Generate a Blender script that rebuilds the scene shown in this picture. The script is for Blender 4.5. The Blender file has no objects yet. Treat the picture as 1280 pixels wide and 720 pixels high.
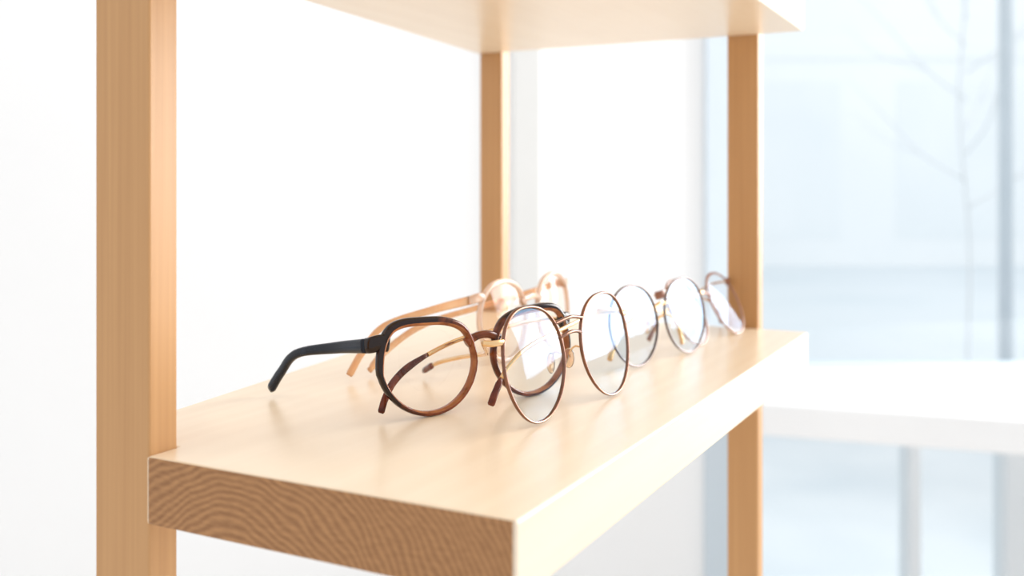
import bpy, bmesh, math, random
from mathutils import Vector, Matrix
random.seed(4)
S = bpy.context.scene
COL = S.collection
ZS = 1.0            # height of the middle shelf's top
CAMZ = 1.106

# ------------------------------------------------------------------ materials
def new_mat(name):
    m = bpy.data.materials.new(name); m.use_nodes = True
    nt = m.node_tree; nt.nodes.clear()
    out = nt.nodes.new('ShaderNodeOutputMaterial')
    return m, nt, out

def princ(nt, out, **kw):
    p = nt.nodes.new('ShaderNodeBsdfPrincipled')
    for k, v in kw.items():
        p.inputs[k].default_value = v
    nt.links.new(p.outputs[0], out.inputs[0])
    return p

def ramp(nt, stops):
    r = nt.nodes.new('ShaderNodeValToRGB')
    e = r.color_ramp.elements
    while len(e) < len(stops): e.new(0.5)
    for i, (p, c) in enumerate(stops):
        e[i].position = p; e[i].color = (*c, 1)
    return r

def noisy_mat(name, c1, c2, scale=8, rough=0.6, detail=3, **kw):
    m, nt, out = new_mat(name)
    p = princ(nt, out, Roughness=rough, **kw)
    tc = nt.nodes.new('ShaderNodeTexCoord')
    n = nt.nodes.new('ShaderNodeTexNoise'); n.inputs['Scale'].default_value = scale; n.inputs['Detail'].default_value = detail
    nt.links.new(tc.outputs['Object'], n.inputs['Vector'])
    r = ramp(nt, [(0.3, c1), (0.7, c2)])
    nt.links.new(n.outputs['Fac'], r.inputs[0]); nt.links.new(r.outputs[0], p.inputs['Base Color'])
    return m

def wood_mat(name, dark, light, axis='Y', ring=45, center=(0, 0, 0), contrast=1.0, fiber=(220, 5, 220), rough=0.4, distort=3.0, coat=0.0, dscale=0.5, wmix=0.5):
    m, nt, out = new_mat(name)
    p = princ(nt, out, Roughness=rough)
    p.inputs['Coat Weight'].default_value = coat
    p.inputs['Coat Roughness'].default_value = 0.25
    tc = nt.nodes.new('ShaderNodeTexCoord')
    mp = nt.nodes.new('ShaderNodeMapping'); mp.inputs['Location'].default_value = center
    nt.links.new(tc.outputs['Object'], mp.inputs['Vector'])
    w = nt.nodes.new('ShaderNodeTexWave'); w.wave_type = 'RINGS'; w.rings_direction = axis
    w.inputs['Scale'].default_value = ring; w.inputs['Distortion'].default_value = distort
    w.inputs['Detail'].default_value = 2; w.inputs['Detail Scale'].default_value = dscale
    nt.links.new(mp.outputs[0], w.inputs['Vector'])
    mp2 = nt.nodes.new('ShaderNodeMapping'); mp2.inputs['Scale'].default_value = fiber
    nt.links.new(tc.outputs['Object'], mp2.inputs['Vector'])
    n = nt.nodes.new('ShaderNodeTexNoise'); n.inputs['Scale'].default_value = 1; n.inputs['Detail'].default_value = 4
    nt.links.new(mp2.outputs[0], n.inputs['Vector'])
    mx = nt.nodes.new('ShaderNodeMix'); mx.data_type = 'FLOAT'; mx.inputs[0].default_value = wmix
    nt.links.new(w.outputs['Fac'], mx.inputs[2]); nt.links.new(n.outputs['Fac'], mx.inputs[3])
    mid = [(a + b) / 2 for a, b in zip(dark, light)]
    lo = [mm + (d - mm) * contrast for mm, d in zip(mid, dark)]
    hi = [mm + (l - mm) * contrast for mm, l in zip(mid, light)]
    r = ramp(nt, [(0.2, lo), (0.8, hi)])
    nt.links.new(mx.outputs[0], r.inputs[0]); nt.links.new(r.outputs[0], p.inputs['Base Color'])
    b = nt.nodes.new('ShaderNodeBump'); b.inputs['Strength'].default_value = 0.08; b.inputs['Distance'].default_value = 0.0005
    nt.links.new(n.outputs['Fac'], b.inputs['Height']); nt.links.new(b.outputs[0], p.inputs['Normal'])
    return m

M = {}
M['wood_top'] = wood_mat('maple_board', (0.85, 0.675, 0.475), (0.89, 0.725, 0.525), 'Y', 30, (-0.06, 0, -0.95), 1.0, rough=0.32, coat=0.35, wmix=0.75)
M['wood_edge_glow'] = wood_mat('maple_edge_glow', (0.75, 0.62, 0.475), (0.79, 0.665, 0.52), 'Y', 30, (-0.06, 0, -0.95), 1.0, rough=0.45, coat=0.1, wmix=0.8)  # same maple, whitened: daylight glare on the long edge put into the colour
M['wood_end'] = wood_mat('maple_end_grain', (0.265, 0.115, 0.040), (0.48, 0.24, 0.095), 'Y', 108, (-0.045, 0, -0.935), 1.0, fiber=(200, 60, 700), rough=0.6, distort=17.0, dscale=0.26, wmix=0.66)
M['wood_post'] = wood_mat('maple_post', (0.495, 0.255, 0.098), (0.60, 0.33, 0.138), 'Z', 24, (0.09, 0.05, 0), 1.0, fiber=(420, 420, 5), rough=0.42, wmix=0.85)
M['wall'] = noisy_mat('white_paint', (0.90, 0.90, 0.90), (0.92, 0.92, 0.92), 1.5, 0.8)
M['trim'] = noisy_mat('cream_trim', (0.70, 0.70, 0.685), (0.73, 0.73, 0.715), 3, 0.6)
M['frame'] = noisy_mat('window_frame_paint', (0.58, 0.66, 0.72), (0.62, 0.69, 0.75), 3, 0.5)
M['mullion'] = noisy_mat('pale_mullion_paint', (0.80, 0.84, 0.87), (0.85, 0.88, 0.905), 3, 0.5)
M['ledge'] = noisy_mat('white_ledge', (0.85, 0.855, 0.86), (0.88, 0.885, 0.89), 3, 0.4)
M['floor'] = noisy_mat('pale_floor', (0.80, 0.79, 0.77), (0.86, 0.85, 0.83), 2, 0.5)
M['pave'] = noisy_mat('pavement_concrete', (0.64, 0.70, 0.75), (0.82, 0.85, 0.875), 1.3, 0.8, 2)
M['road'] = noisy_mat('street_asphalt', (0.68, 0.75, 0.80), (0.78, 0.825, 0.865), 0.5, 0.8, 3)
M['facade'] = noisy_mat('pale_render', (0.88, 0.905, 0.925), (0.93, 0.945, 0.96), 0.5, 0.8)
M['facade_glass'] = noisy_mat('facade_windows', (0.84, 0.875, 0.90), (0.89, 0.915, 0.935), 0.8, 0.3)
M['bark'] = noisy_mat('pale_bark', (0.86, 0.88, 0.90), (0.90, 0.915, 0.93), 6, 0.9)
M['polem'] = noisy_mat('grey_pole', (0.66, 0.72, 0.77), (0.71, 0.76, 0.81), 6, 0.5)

def tort(name, dark, amber, scale=90, p0=0.42, p1=0.72, rough=0.08, trans=0.0, grad=False, spec=0.28):
    m, nt, out = new_mat(name)
    p = princ(nt, out, Roughness=rough)
    p.inputs['IOR'].default_value = 1.5
    p.inputs['Specular IOR Level'].default_value = spec
    p.inputs['Transmission Weight'].default_value = trans
    tc = nt.nodes.new('ShaderNodeTexCoord')
    n = nt.nodes.new('ShaderNodeTexNoise'); n.inputs['Scale'].default_value = scale; n.inputs['Detail'].default_value = 2; n.inputs['Distortion'].default_value = 1.0
    nt.links.new(tc.outputs['Object'], n.inputs['Vector'])
    fac = n.outputs['Fac']
    if grad:      # dark outer sides fading to amber toward the nose
        sep = nt.nodes.new('ShaderNodeSeparateXYZ'); nt.links.new(tc.outputs['Object'], sep.inputs[0])
        def mth(op, a, b):
            k = nt.nodes.new('ShaderNodeMath'); k.operation = op
            for i, v in enumerate((a, b)):
                if v is None: continue
                if isinstance(v, (int, float)): k.inputs[i].default_value = v
                else: nt.links.new(v, k.inputs[i])
            return k.outputs[0]
        ax = mth('ABSOLUTE', mth('ADD', sep.outputs['X'], 0.010), None)
        gx = mth('MULTIPLY', mth('SUBTRACT', 0.027, ax), 14.0)
        gz = mth('MULTIPLY', mth('SUBTRACT', 0.026, sep.outputs['Z']), 7.0)
        fac = mth('ADD', mth('ADD', gx, gz), mth('MULTIPLY', fac, 1.2))
    r = ramp(nt, [(p0, dark), (p1, amber)])
    nt.links.new(fac, r.inputs[0]); nt.links.new(r.outputs[0], p.inputs['Base Color'])
    return m
M['tortoise'] = tort('tortoiseshell', (0.016, 0.005, 0.003), (0.32, 0.068, 0.015), 60, 0.58, 1.35, grad=True, trans=0.15, spec=0.38)
M['tort_amber'] = tort('tortoiseshell_inner_edge', (0.26, 0.06, 0.018), (0.62, 0.22, 0.07), 90, 0.3, 0.65, trans=0.35)
M['navy'] = tort('black_acetate', (0.007, 0.010, 0.018), (0.012, 0.018, 0.032))
M['redbrown'] = tort('red_brown_acetate', (0.08, 0.016, 0.009), (0.26, 0.06, 0.026))
M['rose'] = tort('rose_brown_acetate', (0.40, 0.19, 0.13), (0.56, 0.32, 0.23), trans=0.2)
M['peach'] = tort('peach_acetate', (0.95, 0.56, 0.29), (0.97, 0.65, 0.38), trans=0.45, spec=0.5)
M['peach_pale'] = tort('pale_peach_acetate', (0.98, 0.74, 0.58), (1.0, 0.80, 0.66), trans=0.6, spec=0.5)

def metal(name, c1, c2, rough=0.22):
    m = noisy_mat(name, c1, c2, 60, rough)
    for n in m.node_tree.nodes:
        if n.type == 'BSDF_PRINCIPLED': n.inputs['Metallic'].default_value = 1
    return m
M['copper'] = metal('brown_copper_wire', (0.20, 0.10, 0.07), (0.30, 0.16, 0.115))
M['gold'] = metal('gold_wire', (0.80, 0.50, 0.24), (0.88, 0.60, 0.32))
M['bronze'] = metal('dark_bronze_wire', (0.10, 0.08, 0.078), (0.17, 0.135, 0.13))

def clear_mat(name, tint, base=0.04, gcol=(1, 1, 1), rough=0.02, mult=1.0):
    m, nt, out = new_mat(name)
    t = nt.nodes.new('ShaderNodeBsdfTransparent'); t.inputs[0].default_value = (*tint, 1)
    g = nt.nodes.new('ShaderNodeBsdfGlossy'); g.inputs['Color'].default_value = (*gcol, 1); g.inputs['Roughness'].default_value = rough
    f = nt.nodes.new('ShaderNodeFresnel'); f.inputs['IOR'].default_value = 1.5
    ml = nt.nodes.new('ShaderNodeMath'); ml.operation = 'MULTIPLY_ADD'; ml.inputs[1].default_value = mult; ml.inputs[2].default_value = base
    nt.links.new(f.outputs[0], ml.inputs[0])
    mx = nt.nodes.new('ShaderNodeMixShader')
    nt.links.new(ml.outputs[0], mx.inputs[0]); nt.links.new(t.outputs[0], mx.inputs[1]); nt.links.new(g.outputs[0], mx.inputs[2])
    nt.links.new(mx.outputs[0], out.inputs[0])
    return m
M['lens'] = clear_mat('coated_lens', (0.86, 0.935, 0.99), 0.0, (0.46, 0.68, 1.0), 0.04, 0.46)
M['lens_plain'] = clear_mat('plain_lens', (0.985, 0.98, 0.97), 0.0, mult=0.5)
M['lens_warm'] = clear_mat('warm_lens', (0.96, 0.955, 0.96), 0.0, (0.6, 0.78, 1.0), mult=0.4)
M['lens_peach'] = clear_mat('peach_lens', (0.99, 0.88, 0.79), 0.0, mult=0.6)
M['pad'] = clear_mat('nose_pad_silicone', (0.93, 0.80, 0.66), 0.05)
M['pane'] = clear_mat('window_glass', (0.965, 0.985, 0.99), 0.0, mult=0.5)

# ------------------------------------------------------------------ helpers
def link(name, bm, mats, parent=None, smooth=False, world_inv=None):
    if not isinstance(mats, (list, tuple)): mats = [mats]
    me = bpy.data.meshes.new(name)
    bmesh.ops.recalc_face_normals(bm, faces=bm.faces)
    bm.to_mesh(me); bm.free()
    for mm in mats: me.materials.append(mm)
    if smooth:
        for p in me.polygons: p.use_smooth = True
    o = bpy.data.objects.new(name, me); COL.objects.link(o)
    if parent: o.parent = parent
    return o

def empty(name, loc, rz=0.0):
    o = bpy.data.objects.new(name, None); COL.objects.link(o)
    o.location = loc; o.rotation_euler = (0, 0, rz); o.empty_display_size = 0.05
    return o

def tag(o, label=None, cat=None, group=None, kind=None):
    if label: o['label'] = label
    if cat: o['category'] = cat
    if group: o['group'] = group
    if kind: o['kind'] = kind
    return o

def box(bm, x0, x1, y0, y1, z0, z1, bevel=0.0):
    b2 = bmesh.new()
    vs = [b2.verts.new(v) for v in [(x0,y0,z0),(x1,y0,z0),(x1,y1,z0),(x0,y1,z0),(x0,y0,z1),(x1,y0,z1),(x1,y1,z1),(x0,y1,z1)]]
    for f in [(0,3,2,1),(4,5,6,7),(0,1,5,4),(1,2,6,5),(2,3,7,6),(3,0,4,7)]:
        b2.faces.new([vs[i] for i in f])
    if bevel:
        bmesh.ops.bevel(b2, geom=list(b2.edges), offset=bevel, segments=2, affect='EDGES', profile=0.5)
    merge(bm, b2)

def merge(bm, b2):
    me = bpy.data.meshes.new('tmp'); b2.to_mesh(me); b2.free(); bm.from_mesh(me); bpy.data.meshes.remove(me)

def prism(pts, z0, z1, bevel=0.0008):
    bm = bmesh.new()
    lo = [bm.verts.new((x, y, z0)) for x, y in pts]
    hi = [bm.verts.new((x, y, z1)) for x, y in pts]
    bm.faces.new(lo[::-1]); bm.faces.new(hi)
    n = len(pts)
    for i in range(n):
        bm.faces.new([lo[i], lo[(i+1) % n], hi[(i+1) % n], hi[i]])
    bmesh.ops.recalc_face_normals(bm, faces=bm.faces)
    if bevel:
        bmesh.ops.bevel(bm, geom=list(bm.edges), offset=bevel, segments=2, affect='EDGES', profile=0.5)
    return bm

def catmull(pts, n=8):
    pts = [Vector(p) for p in pts]
    P = [pts[0]*2 - pts[1]] + pts + [pts[-1]*2 - pts[-2]]
    out = []
    for i in range(1, len(P)-2):
        a, b, c, d = P[i-1], P[i], P[i+1], P[i+2]
        for k in range(n):
            t = k / n
            out.append(0.5*((2*b) + (c-a)*t + (2*a-5*b+4*c-d)*t*t + (3*b-a-3*c+d)*t**3))
    out.append(pts[-1])
    return out

def sup(a, b, n=14, e=2.0):
    r = []
    for i in range(n):
        t = 2*math.pi*i/n; c, s = math.cos(t), math.sin(t)
        r.append((a*math.copysign(abs(c)**(2/e), c), b*math.copysign(abs(s)**(2/e), s)))
    return r

def sweep(bm, path, prof, scale=None, up=Vector((0, 0, 1))):
    rings = []
    N = len(path)
    for i, p in enumerate(path):
        t = (path[min(i+1, N-1)] - path[max(i-1, 0)]).normalized()
        s = t.cross(up)
        if s.length < 1e-5: s = Vector((1, 0, 0))
        s.normalize(); u = s.cross(t).normalized()
        k = scale(i/(N-1)) if scale else (1, 1)
        rings.append([bm.verts.new(p + s*(a*k[0]) + u*(b*k[1])) for a, b in prof])
    m = len(prof)
    for i in range(N-1):
        for j in range(m):
            bm.faces.new([rings[i][j], rings[i][(j+1) % m], rings[i+1][(j+1) % m], rings[i+1][j]])
    bm.faces.new(rings[0][::-1]); bm.faces.new(rings[-1])

def ellipsoid(bm, c, r, rot=None):
    b2 = bmesh.new()
    bmesh.ops.create_uvsphere(b2, u_segments=14, v_segments=9, radius=1)
    for v in b2.verts:
        q = Vector((v.co.x*r[0], v.co.y*r[1], v.co.z*r[2]))
        if rot: q = rot @ q
        v.co = q + Vector(c)
    merge(bm, b2)

# ------------------------------------------------------------------ shelf unit
TH = math.asin(0.463)
Q = Vector((-0.1425, 0.3925))
unit = empty('display_shelf', (Q.x, Q.y, 0), -TH)
tag(unit, 'pale maple open display shelf of flat boards on slim square posts, holding the eyeglasses', 'shelf')
T = 0.0267
mid_pts = [(0.0, -0.0015), (0.1631, -0.0015), (0.163, 0.4585), (-0.1114, 0.4585), (-0.045, 0.0145), (0.0, 0.0145)]
top_pts = [(0.0, -0.0015), (0.1631, -0.0015), (0.160, 0.4585), (-0.1114, 0.4585), (-0.064, 0.0145), (0.0, 0.0145)]
def board(name, pts, z1):
    bm = prism(pts, z1 - T, z1, 0.0012)
    for f in bm.faces:
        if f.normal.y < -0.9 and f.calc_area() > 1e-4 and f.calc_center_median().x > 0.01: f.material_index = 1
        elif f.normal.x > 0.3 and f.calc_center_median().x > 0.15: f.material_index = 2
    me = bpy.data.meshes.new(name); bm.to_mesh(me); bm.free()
    me.materials.append(M['wood_top']); me.materials.append(M['wood_end']); me.materials.append(M['wood_edge_glow'])
    o = bpy.data.objects.new(name, me); COL.objects.link(o); o.parent = unit
    return o
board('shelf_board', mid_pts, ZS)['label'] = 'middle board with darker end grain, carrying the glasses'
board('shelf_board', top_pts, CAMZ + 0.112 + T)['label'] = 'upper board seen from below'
def post(x0, x1, y0, y1):
    bm = bmesh.new(); box(bm, x0, x1, y0, y1, 0, 1.55, 0.0008)
    return link('post', bm, M['wood_post'], unit)
post(-0.0305, 0.0, 0.0, 0.0145)
post(0.1038, 0.127, 0.4585, 0.4725)
post(-0.1095, -0.0885, 0.4585, 0.4725)

# ------------------------------------------------------------------ eyeglasses
GROUP = 'eyeglasses in a row on the middle shelf'

def outline(w, h, kind, s, n=80):
    """lens opening, s = +1 right lens / -1 left lens; nasal side is -s"""
    r = []
    for i in range(n):
        t = 2*math.pi*i/n
        c, sn = math.cos(t), math.sin(t)
        if kind == 'panto':
            e = 2.15 + 0.95*min(1, max(0, sn)*1.3)
            x = w/2*math.copysign(abs(c)**(2/e), c); z = h/2*math.copysign(abs(sn)**(2/e), sn)
            dn = max(0, -sn)
            x *= 1 - 0.15*dn
            z += 0.07*h*c*max(0, sn)
            x += -0.02*w*dn
        elif kind == 'drop':
            e = 2.35 if sn > 0 else 2.1
            x = w/2*math.copysign(abs(c)**(2/e), c); z = h/2*math.copysign(abs(sn)**(2/e), sn)
            dn = max(0, -sn)
            x *= 1 - 0.11*dn
            x += 0.035*w*dn*dn
            z += 0.04*h*c*max(0, sn)
        else:
            e = 2.2 if sn > 0 else 2.0
            x = w/2*math.copysign(abs(c)**(2/e), c); z = h/2*math.copysign(abs(sn)**(2/e), sn)
            x *= 1 - 0.06*max(0, -sn)
        r.append((x*s, z))
    return r

class Pair:
    def __init__(self, center, ang, spacing, w, h, rw, kind, lean, label, wrap=1.1):
        self.a = math.radians(ang)
        self.root = empty('eyeglasses', (center[0], center[1], ZS), self.a)
        tag(self.root, label, 'eyeglasses', GROUP)
        self.c = center; self.sp = spacing; self.w = w; self.h = h; self.rw = rw; self.kind = kind
        self.lean = math.tan(math.radians(lean)); self.wrap = wrap
        self.hx, self.hy = 0.004, 0.0055
    def ft(self, x, y, z):
        return Vector((x, y + self.wrap*x*x + self.lean*z, z))
    def loc(self, X, Y, H):
        dx, dy = X - self.c[0], Y - self.c[1]
        ca, sa = math.cos(self.a), math.sin(self.a)
        return Vector((dx*ca + dy*sa, -dx*sa + dy*ca, H))
    def lens_pts(self, s):
        return [(x + s*self.sp/2, z + self.h/2 + self.rw) for x, z in outline(self.w, self.h, self.kind, s)]
    def ring(self, bm, s, prof, top_gain=0.0, inner=None):
        pts = self.lens_pts(s); n = len(pts); rings = []
        for i, (x, z) in enumerate(pts):
            x0, z0 = pts[i-1]; x1, z1 = pts[(i+1) % n]
            tx, tz = x1-x0, z1-z0; L = math.hypot(tx, tz); nx, nz = tz/L, -tx/L
            cx, cz = s*self.sp/2, self.h/2 + self.rw
            if nx*(x-cx) + nz*(z-cz) < 0: nx, nz = -nx, -nz
            k = 1 + top_gain*max(0, nz*0.8 + 0.25*nx*s)
            rings.append([bm.verts.new(self.ft(x + nx*a*k, b, z + nz*a*k)) for a, b in prof])
        m = len(prof)
        for i in range(n):
            for j in range(m):
                f = bm.faces.new([rings[i][j], rings[i][(j+1) % m], rings[(i+1) % n][(j+1) % m], rings[(i+1) % n][j]])
                if inner is not None and (prof[j][0] + prof[(j+1) % m][0])/2 < inner: f.material_index = 1
    def lens(self, mat):
        for s in (-1, 1):
            bm = bmesh.new(); pts = self.lens_pts(s); cx, cz = s*self.sp/2, self.h/2 + self.rw
            R = []
            for k in (1.0, 0.75, 0.5, 0.25):
                R.append([bm.verts.new(self.ft(cx + (x-cx)*k, -0.0016*(1-k*k), cz + (z-cz)*k)) for x, z in pts])
            c = bm.verts.new(self.ft(cx, -0.0016, cz)); n = len(pts)
            for a, b in zip(R, R[1:]):
                for i in range(n): bm.faces.new([a[i], a[(i+1) % n], b[(i+1) % n], b[i]])
            for i in range(n): bm.faces.new([R[-1][i], R[-1][(i+1) % n], c])
            link('lens', bm, mat, self.root, True)
    def acetate_front(self, mat, depth=0.0034, top_gain=0.35, zb=0.72, bridge_r=0.0020, inner_mat=None, chunk=0.0030):
        bm = bmesh.new(); rw = self.rw
        prof = [(a + rw/2, b) for a, b in sup(rw/2, depth/2, 18, 2.6)]
        for s in (-1, 1): self.ring(bm, s, prof, top_gain, rw*0.30 if inner_mat else None)
        H = self.h + 2*rw; g = self.sp/2 - self.w/2
        xs = g + 0.0005
        pts = [self.ft(-xs - 0.0022, 0, zb*H - 0.0022), self.ft(-xs, 0, zb*H - 0.0008), self.ft(-xs*0.5, -0.0003, zb*H + 0.0006), self.ft(0, -0.0004, zb*H + 0.0010), self.ft(xs*0.5, -0.0003, zb*H + 0.0006), self.ft(xs, 0, zb*H - 0.0008), self.ft(xs + 0.0022, 0, zb*H - 0.0022)]
        sweep(bm, catmull(pts, 6), sup(depth/2*0.9, bridge_r, 14, 2.4), scale=lambda t: (1, 1 + 0.5*abs(2*t-1)**3), up=Vector((0, 0.01, 1)))
        self.hx, self.hy = 0.0022, 0.0042
        for s in (-1, 1):       # end pieces, tapering round the corner into the temple
            xe = s*(self.sp/2 + self.w/2 + rw)
            pts = [self.ft(xe - s*0.006, 0, 0.81*H), self.ft(xe - s*0.0025, 0, 0.82*H), self.ft(xe + s*0.0004, 0.0004, 0.815*H), self.ft(xe + s*0.0018, 0.0020, 0.80*H), self.ft(xe + s*0.0022, 0.0046, 0.79*H)]
            sweep(bm, catmull(pts, 6), sup(depth/2*0.85, chunk, 14, 2.4), scale=lambda t: (1 - 0.15*t, 1 - 0.12*t), up=Vector((0, 0.01, 1)))
        return link('front_frame', bm, [mat, inner_mat] if inner_mat else mat, self.root, True)
    def wire_front(self, rim, bridge, r=0.0010, zb=0.66, bridges=1, depth=0.0012):
        for s in (-1, 1):
            bm = bmesh.new(); self.ring(bm, s, [(a + r, b) for a, b in sup(r, depth, 12, 2.4)])
            link('rim', bm, rim, self.root, True)
        H = self.h + 2*self.rw; g = self.sp/2 - self.w/2
        for k in range(bridges):
            zz = zb + 0.13*k
            ins = 0.0012 + (0.0032*k)
            bm = bmesh.new()
            pts = [self.ft(-g - ins, 0, zz*H), self.ft(-g*0.55, -0.001, zz*H + 0.0014), self.ft(0, -0.0014, zz*H + 0.0019), self.ft(g*0.55, -0.001, zz*H + 0.0014), self.ft(g + ins, 0, zz*H)]
            sweep(bm, catmull(pts, 7), sup(0.0009, 0.0009, 10), up=Vector((0, 0.01, 1)))
            link('bridge', bm, bridge, self.root, True)
        for s in (-1, 1):
            bm = bmesh.new()
            xn = s*(g + 0.0005)
            pts = [self.ft(xn + s*0.0005, 0.0006, 0.52*H), self.ft(xn, 0.004, 0.53*H), self.ft(xn - s*0.0018, 0.0065, 0.48*H), self.ft(xn - s*0.0012, 0.007, 0.43*H)]
            sweep(bm, catmull(pts, 5), sup(0.00045, 0.00045, 8))
            arm = link('nose_pad_arm', bm, M['gold'], self.root, True)
            bm = bmesh.new()
            ellipsoid(bm, self.ft(xn - s*0.0012, 0.0078, 0.42*H), (0.0012, 0.0028, 0.0050), Matrix.Rotation(s*0.35, 3, 'Z'))
            link('nose_pad', bm, M['pad'], arm, True)
        for s in (-1, 1):
            bm = bmesh.new()
            xe = s*(self.sp/2 + self.w/2 + self.rw)
            pts = [self.ft(xe - s*0.003, 0, 0.735*H), self.ft(xe + s*0.001, 0.0005, 0.735*H), self.ft(xe + s*0.0035, 0.0018, 0.735*H), self.ft(xe + s*0.004, self.hy, 0.735*H)]
            sweep(bm, catmull(pts, 5), sup(0.0008, 0.0014, 12, 3), up=Vector((0, 0.01, 1)))
            link('hinge', bm, M['gold'], self.root, True)
    def hinge_pt(self, s, zf):
        H = self.h + 2*self.rw
        return self.ft(s*(self.sp/2 + self.w/2 + self.rw + self.hx), self.hy, zf*H)
    def folded(self, s, zf, off, reach=1.0):
        h0 = self.hinge_pt(s, zf); X = abs(h0.x); z0 = h0.z; y0 = self.lean*z0 + off
        k = min(1.0, off/0.009); q = reach
        return [h0, Vector((s*(X-0.0015), h0.y + 0.003*k, z0)), Vector((s*(X-0.010), y0 + 0.004*k, z0 - 0.001)), Vector((s*0.3*X, y0 + 0.002*k, z0 - 0.004)),
                Vector((-s*0.35*X*q, y0 + 0.002*k, z0 - 0.009)), Vector((-s*0.72*X*q, y0 + 0.003*k, z0 - 0.017)), Vector((-s*0.88*X*q, y0 + 0.004*k, max(0.0045, z0 - 0.026))), Vector((-s*0.94*X*q, y0 + 0.005*k, max(0.0035, z0 - 0.032)))]
    def temple_acetate(self, pts, mat, a=0.0016, b=0.0026):
        bm = bmesh.new()
        sweep(bm, catmull(pts, 8), sup(a, b, 14, 3), scale=lambda t: (1, 1.2 - 0.40*min(1, t*2.2) + 0.30*max(0, t-0.55)) if t < 0.97 else (0.75, 0.75))
        return link('temple', bm, mat, self.root, True)
    def temple_wire(self, pts, mat, tip, split=0.62, r=0.0008):
        path = catmull(pts, 8); k = int(len(path)*split)
        bm = bmesh.new(); sweep(bm, path[:k+1], sup(r, r*1.3, 10))
        t = link('temple', bm, mat, self.root, True)
        bm = bmesh.new(); sweep(bm, path[k:], sup(0.0012, 0.0018, 12, 2.6), scale=lambda u: (0.6+0.4*min(1, u*6), 0.6+0.4*min(1, u*6)) if u < 0.97 else (0.7, 0.7))
        link('temple_tip', bm, tip, t, True)
        return t

# 1 tortoiseshell, nearest the left
g = Pair((-0.0123, 0.4825), 43, 0.066, 0.0512, 0.0388, 0.0024, 'panto', 5, 'dark tortoiseshell eyeglasses with thick rims and a black temple stretched out to the left', 0.5)
g.acetate_front(M['tortoise'], 0.0042, 0.95, zb=0.755, bridge_r=0.0019, inner_mat=M['tort_amber'], chunk=0.0040); g.lens(M['lens_plain'])
hp = g.hinge_pt(-1, 0.79)
t = g.temple_acetate([hp, g.loc(-0.083, 0.468, 0.0300), g.loc(-0.105, 0.487, 0.0240), g.loc(-0.115, 0.497, 0.013), g.loc(-0.1215, 0.503, 0.0035)], M['navy'], 0.0016, 0.0028)
t['label'] = 'black temple opened out to the left'
h2 = g.hinge_pt(1, 0.79)
t = g.temple_wire([h2, Vector((h2.x - 0.001, h2.y + 0.005, h2.z)), Vector((0.050, 0.016, 0.035)), Vector((0.012, 0.012, 0.033)), Vector((-0.012, 0.011, 0.0305)), Vector((-0.036, 0.010, 0.0235)), Vector((-0.048, 0.009, 0.017)), Vector((-0.0535, 0.0085, 0.010)), Vector((-0.0565, 0.008, 0.0035))], M['gold'], M['redbrown'], 0.58, 0.0009)
t['label'] = 'gold temple with red-brown tip folded in behind the lenses'

# 2 copper wire, in front
g = Pair((0.0325, 0.4733), 57, 0.067, 0.0485, 0.0490, 0.0018, 'drop', 9, 'thin brown-copper wire-rimmed eyeglasses with large teardrop lenses, standing nearest the board edge', 0.15)
g.wire_front(M['copper'], M['copper'], 0.00062, 0.66, 2, 0.0009); g.lens(M['lens'])
hp = g.hinge_pt(-1, 0.735)
g.temple_wire([hp, g.loc(-0.0115, 0.455, 0.030), g.loc(-0.0147, 0.4835, 0.0243), g.loc(-0.0265, 0.512, 0.018), g.loc(-0.040, 0.535, 0.011), g.loc(-0.049, 0.552, 0.0035)], M['gold'], M['redbrown'], 0.85, 0.0009)
g.temple_wire(g.folded(1, 0.735, 0.012, 0.70), M['gold'], M['redbrown'], 0.76)

# 3 dark bronze round
g = Pair((0.0935, 0.606), 52, 0.062, 0.0510, 0.0450, 0.0018, 'round', 8, 'thin dark grey-bronze wire-rimmed eyeglasses with round lenses and gold nose pads, behind the copper pair', 0.15)
g.hy = 0.003
g.wire_front(M['bronze'], M['gold'], 0.00060, 0.68, 1, 0.0008); g.lens(M['lens'])
g.temple_wire(g.folded(-1, 0.735, 0.004, 0.7), M['gold'], M['gold'], 0.75, 0.0006)
g.temple_wire(g.folded(1, 0.735, 0.0062, 0.7), M['gold'], M['gold'], 0.75, 0.0006)

# 4 rose brown, by the rear right post
g = Pair((0.1445, 0.6895), 55, 0.064, 0.0445, 0.0400, 0.0014, 'round', 26, 'slim rose-brown eyeglasses tilted back, last in the row, beside the rear right post', 0.1)
g.acetate_front(M['rose'], 0.0017, 0.2, 0.70, 0.0012); g.lens(M['lens_warm'])
g.temple_wire(g.folded(-1, 0.79, 0.0045), M['gold'], M['rose'], 0.75, 0.0006)
g.temple_wire(g.folded(1, 0.79, 0.0075), M['gold'], M['rose'], 0.75, 0.0006)

# 5 peach, behind
g = Pair((0.014, 0.628), 60, 0.064, 0.0465, 0.0440, 0.0027, 'round', 4, 'translucent peach eyeglasses with orange temples, standing behind the tortoiseshell pair')
g.acetate_front(M['peach_pale'], 0.0032, 0.2, 0.72, 0.0020); g.lens(M['lens_peach'])
g.temple_acetate([g.hinge_pt(-1, 0.79), g.loc(-0.045, 0.562, 0.036), g.loc(-0.070, 0.549, 0.029), g.loc(-0.081, 0.543, 0.016), g.loc(-0.088, 0.539, 0.0035)], M['peach'], 0.0015, 0.0022)
hb = g.hinge_pt(1, 0.79)
g.temple_acetate([hb, hb + Vector((-0.002, 0.006, 0)), g.loc(0.020, 0.662, 0.038), g.loc(-0.020, 0.618, 0.031), g.loc(-0.052, 0.584, 0.0245), g.loc(-0.071, 0.562, 0.013), g.loc(-0.079, 0.553, 0.0035)], M['peach'], 0.0015, 0.0022)

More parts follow.
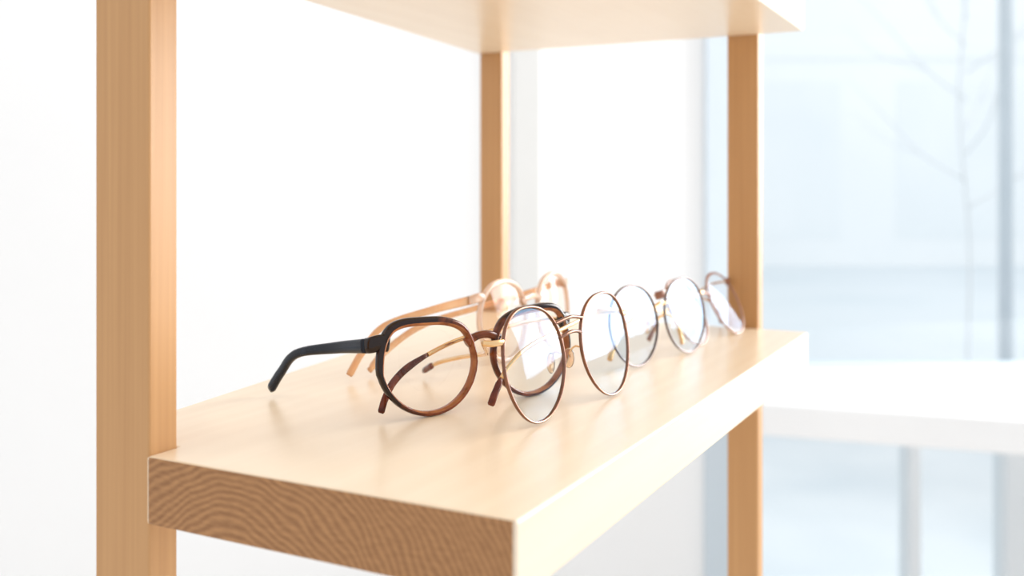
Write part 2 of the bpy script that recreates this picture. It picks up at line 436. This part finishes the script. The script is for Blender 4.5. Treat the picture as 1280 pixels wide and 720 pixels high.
# ------------------------------------------------------------------ room and street
WY = 2.2
bm = bmesh.new(); box(bm, -4, 0.4227, WY, WY + 0.12, 0, 3.2); box(bm, 0.4227, 3.2, WY, WY + 0.12, 3.0, 3.2); box(bm, 3.2, 4.0, WY, WY + 0.12, 0, 3.2)
tag(link('wall_back', bm, M['wall']), 'white painted back wall', kind='structure')
bm = bmesh.new(); box(bm, -4, 4, -2.5, WY + 0.12, -0.1, 0)
tag(link('floor', bm, M['floor']), 'pale floor', kind='structure')
bm = bmesh.new(); box(bm, 0.0, 0.065, WY - 0.03, WY, 0, 3.2, 0.004)
tag(link('trim_1', bm, M['trim']), 'cream vertical trim on the back wall', kind='structure')
bm = bmesh.new(); box(bm, 0.4227, 0.50, WY - 0.02, WY + 0.09, 0, 3.0, 0.003); box(bm, 3.14, 3.2, WY + 0.02, WY + 0.09, 0, 3.0, 0.003); box(bm, 0.50, 3.14, WY + 0.02, WY + 0.09, 2.94, 3.0, 0.003); box(bm, 0.50, 3.14, WY + 0.02, WY + 0.09, 0.0, 0.05, 0.003); box(bm, 0.50, 3.14, WY + 0.02, WY + 0.09, 0.645, 0.705, 0.003)
win = tag(link('window_1', bm, M['frame']), 'large shop window with pale frame', kind='structure')
bm = bmesh.new(); box(bm, 0.50, 3.14, WY + 0.05, WY + 0.056, 0.05, 0.645); box(bm, 0.50, 3.14, WY + 0.05, WY + 0.056, 0.705, 2.94)
link('window_pane', bm, M['pane'], win)
for x0, x1 in [(0.885, 0.91), (1.10, 1.15), (1.75, 1.775), (2.3, 2.35)]:
    bm = bmesh.new(); box(bm, x0, x1, WY + 0.02, WY + 0.09, 0.05, 0.645, 0.003)
    link('mullion', bm, M['mullion'], win)
bm = prism([(0.44, 1.85), (3.18, 0.95), (3.18, WY - 0.022), (0.44, WY - 0.022)], 0.644, 0.706, 0.006)
link('window_sill', bm, M['ledge'], win)
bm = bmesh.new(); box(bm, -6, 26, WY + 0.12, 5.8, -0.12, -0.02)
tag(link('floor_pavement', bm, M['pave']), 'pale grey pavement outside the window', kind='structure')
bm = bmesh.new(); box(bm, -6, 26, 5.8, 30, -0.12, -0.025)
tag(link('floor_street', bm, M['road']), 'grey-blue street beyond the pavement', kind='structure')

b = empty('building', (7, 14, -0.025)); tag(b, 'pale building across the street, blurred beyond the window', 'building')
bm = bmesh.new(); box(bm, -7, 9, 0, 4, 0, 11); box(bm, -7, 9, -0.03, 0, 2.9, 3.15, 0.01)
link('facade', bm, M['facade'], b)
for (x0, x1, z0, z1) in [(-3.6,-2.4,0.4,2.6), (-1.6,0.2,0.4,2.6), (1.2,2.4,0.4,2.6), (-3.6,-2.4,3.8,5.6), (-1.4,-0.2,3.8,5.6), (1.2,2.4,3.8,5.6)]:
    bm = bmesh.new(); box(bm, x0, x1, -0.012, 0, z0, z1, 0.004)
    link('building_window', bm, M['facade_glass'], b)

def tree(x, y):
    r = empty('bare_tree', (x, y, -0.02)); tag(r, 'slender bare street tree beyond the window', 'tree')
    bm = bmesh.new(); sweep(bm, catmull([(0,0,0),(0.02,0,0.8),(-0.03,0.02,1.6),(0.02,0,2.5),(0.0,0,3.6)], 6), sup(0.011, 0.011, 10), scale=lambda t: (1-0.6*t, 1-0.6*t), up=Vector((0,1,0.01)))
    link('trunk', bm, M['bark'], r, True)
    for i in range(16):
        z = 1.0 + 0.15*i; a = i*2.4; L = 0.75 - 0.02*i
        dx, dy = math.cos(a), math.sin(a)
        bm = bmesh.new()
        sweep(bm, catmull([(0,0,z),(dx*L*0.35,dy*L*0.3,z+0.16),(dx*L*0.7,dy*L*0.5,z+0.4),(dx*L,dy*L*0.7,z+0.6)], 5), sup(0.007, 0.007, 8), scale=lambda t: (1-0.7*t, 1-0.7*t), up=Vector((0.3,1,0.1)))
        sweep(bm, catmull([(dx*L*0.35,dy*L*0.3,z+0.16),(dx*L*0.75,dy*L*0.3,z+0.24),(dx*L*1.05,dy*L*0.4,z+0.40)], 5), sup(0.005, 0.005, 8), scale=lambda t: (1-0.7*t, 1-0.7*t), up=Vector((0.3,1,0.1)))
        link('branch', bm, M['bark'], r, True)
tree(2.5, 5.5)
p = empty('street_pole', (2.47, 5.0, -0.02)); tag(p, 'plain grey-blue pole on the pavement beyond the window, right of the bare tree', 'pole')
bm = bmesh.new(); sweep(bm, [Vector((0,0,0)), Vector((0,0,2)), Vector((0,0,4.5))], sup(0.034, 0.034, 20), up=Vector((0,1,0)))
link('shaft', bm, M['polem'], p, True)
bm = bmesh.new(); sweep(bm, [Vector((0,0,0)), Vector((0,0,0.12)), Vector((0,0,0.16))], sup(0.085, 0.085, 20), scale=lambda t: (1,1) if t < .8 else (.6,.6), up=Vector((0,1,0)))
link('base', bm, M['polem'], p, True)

# ------------------------------------------------------------------ light
w = bpy.data.worlds.new('World'); S.world = w; w.use_nodes = True
bg = w.node_tree.nodes['Background']; bg.inputs[0].default_value = (0.985, 0.99, 1.0, 1); bg.inputs[1].default_value = 0.95
def area(name, loc, target, size, energy, color=(1, 1, 1)):
    l = bpy.data.lights.new(name, 'AREA'); l.shape = 'SQUARE'; l.size = size; l.energy = energy; l.color = color
    o = bpy.data.objects.new(name, l); COL.objects.link(o); o.location = loc
    o.rotation_euler = (Vector(target) - Vector(loc)).to_track_quat('-Z', 'Y').to_euler()
    return o
area('daylight', (2.3, 1.75, 1.65), (0.05, 0.5, 1.0), 1.5, 108, (1.0, 0.985, 0.97))
area('wall_fill', (-1.0, 0.7, 2.9), (-0.8, 1.8, 1.0), 1.5, 6)  # added fill to whiten the back wall; no such ceiling fixture
area('facade_fill', (7, 5, 8), (6, 14, 1.5), 4.0, 300)  # added lamp over the street, brightens the facade outside

# ------------------------------------------------------------------ camera
cam = bpy.data.cameras.new('Camera'); co = bpy.data.objects.new('Camera', cam); COL.objects.link(co)
co.location = (0, 0, CAMZ); co.rotation_euler = (math.pi/2, 0, 0)
cam.sensor_width = 36; cam.lens = 36*1249/1280; cam.shift_y = -0.1; cam.clip_start = 0.01
cam.dof.use_dof = True; cam.dof.focus_distance = 0.46; cam.dof.aperture_fstop = 6.5
S.camera = co
S.view_settings.view_transform = 'Standard'
S.view_settings.look = 'None'
S.view_settings.exposure = 0.0
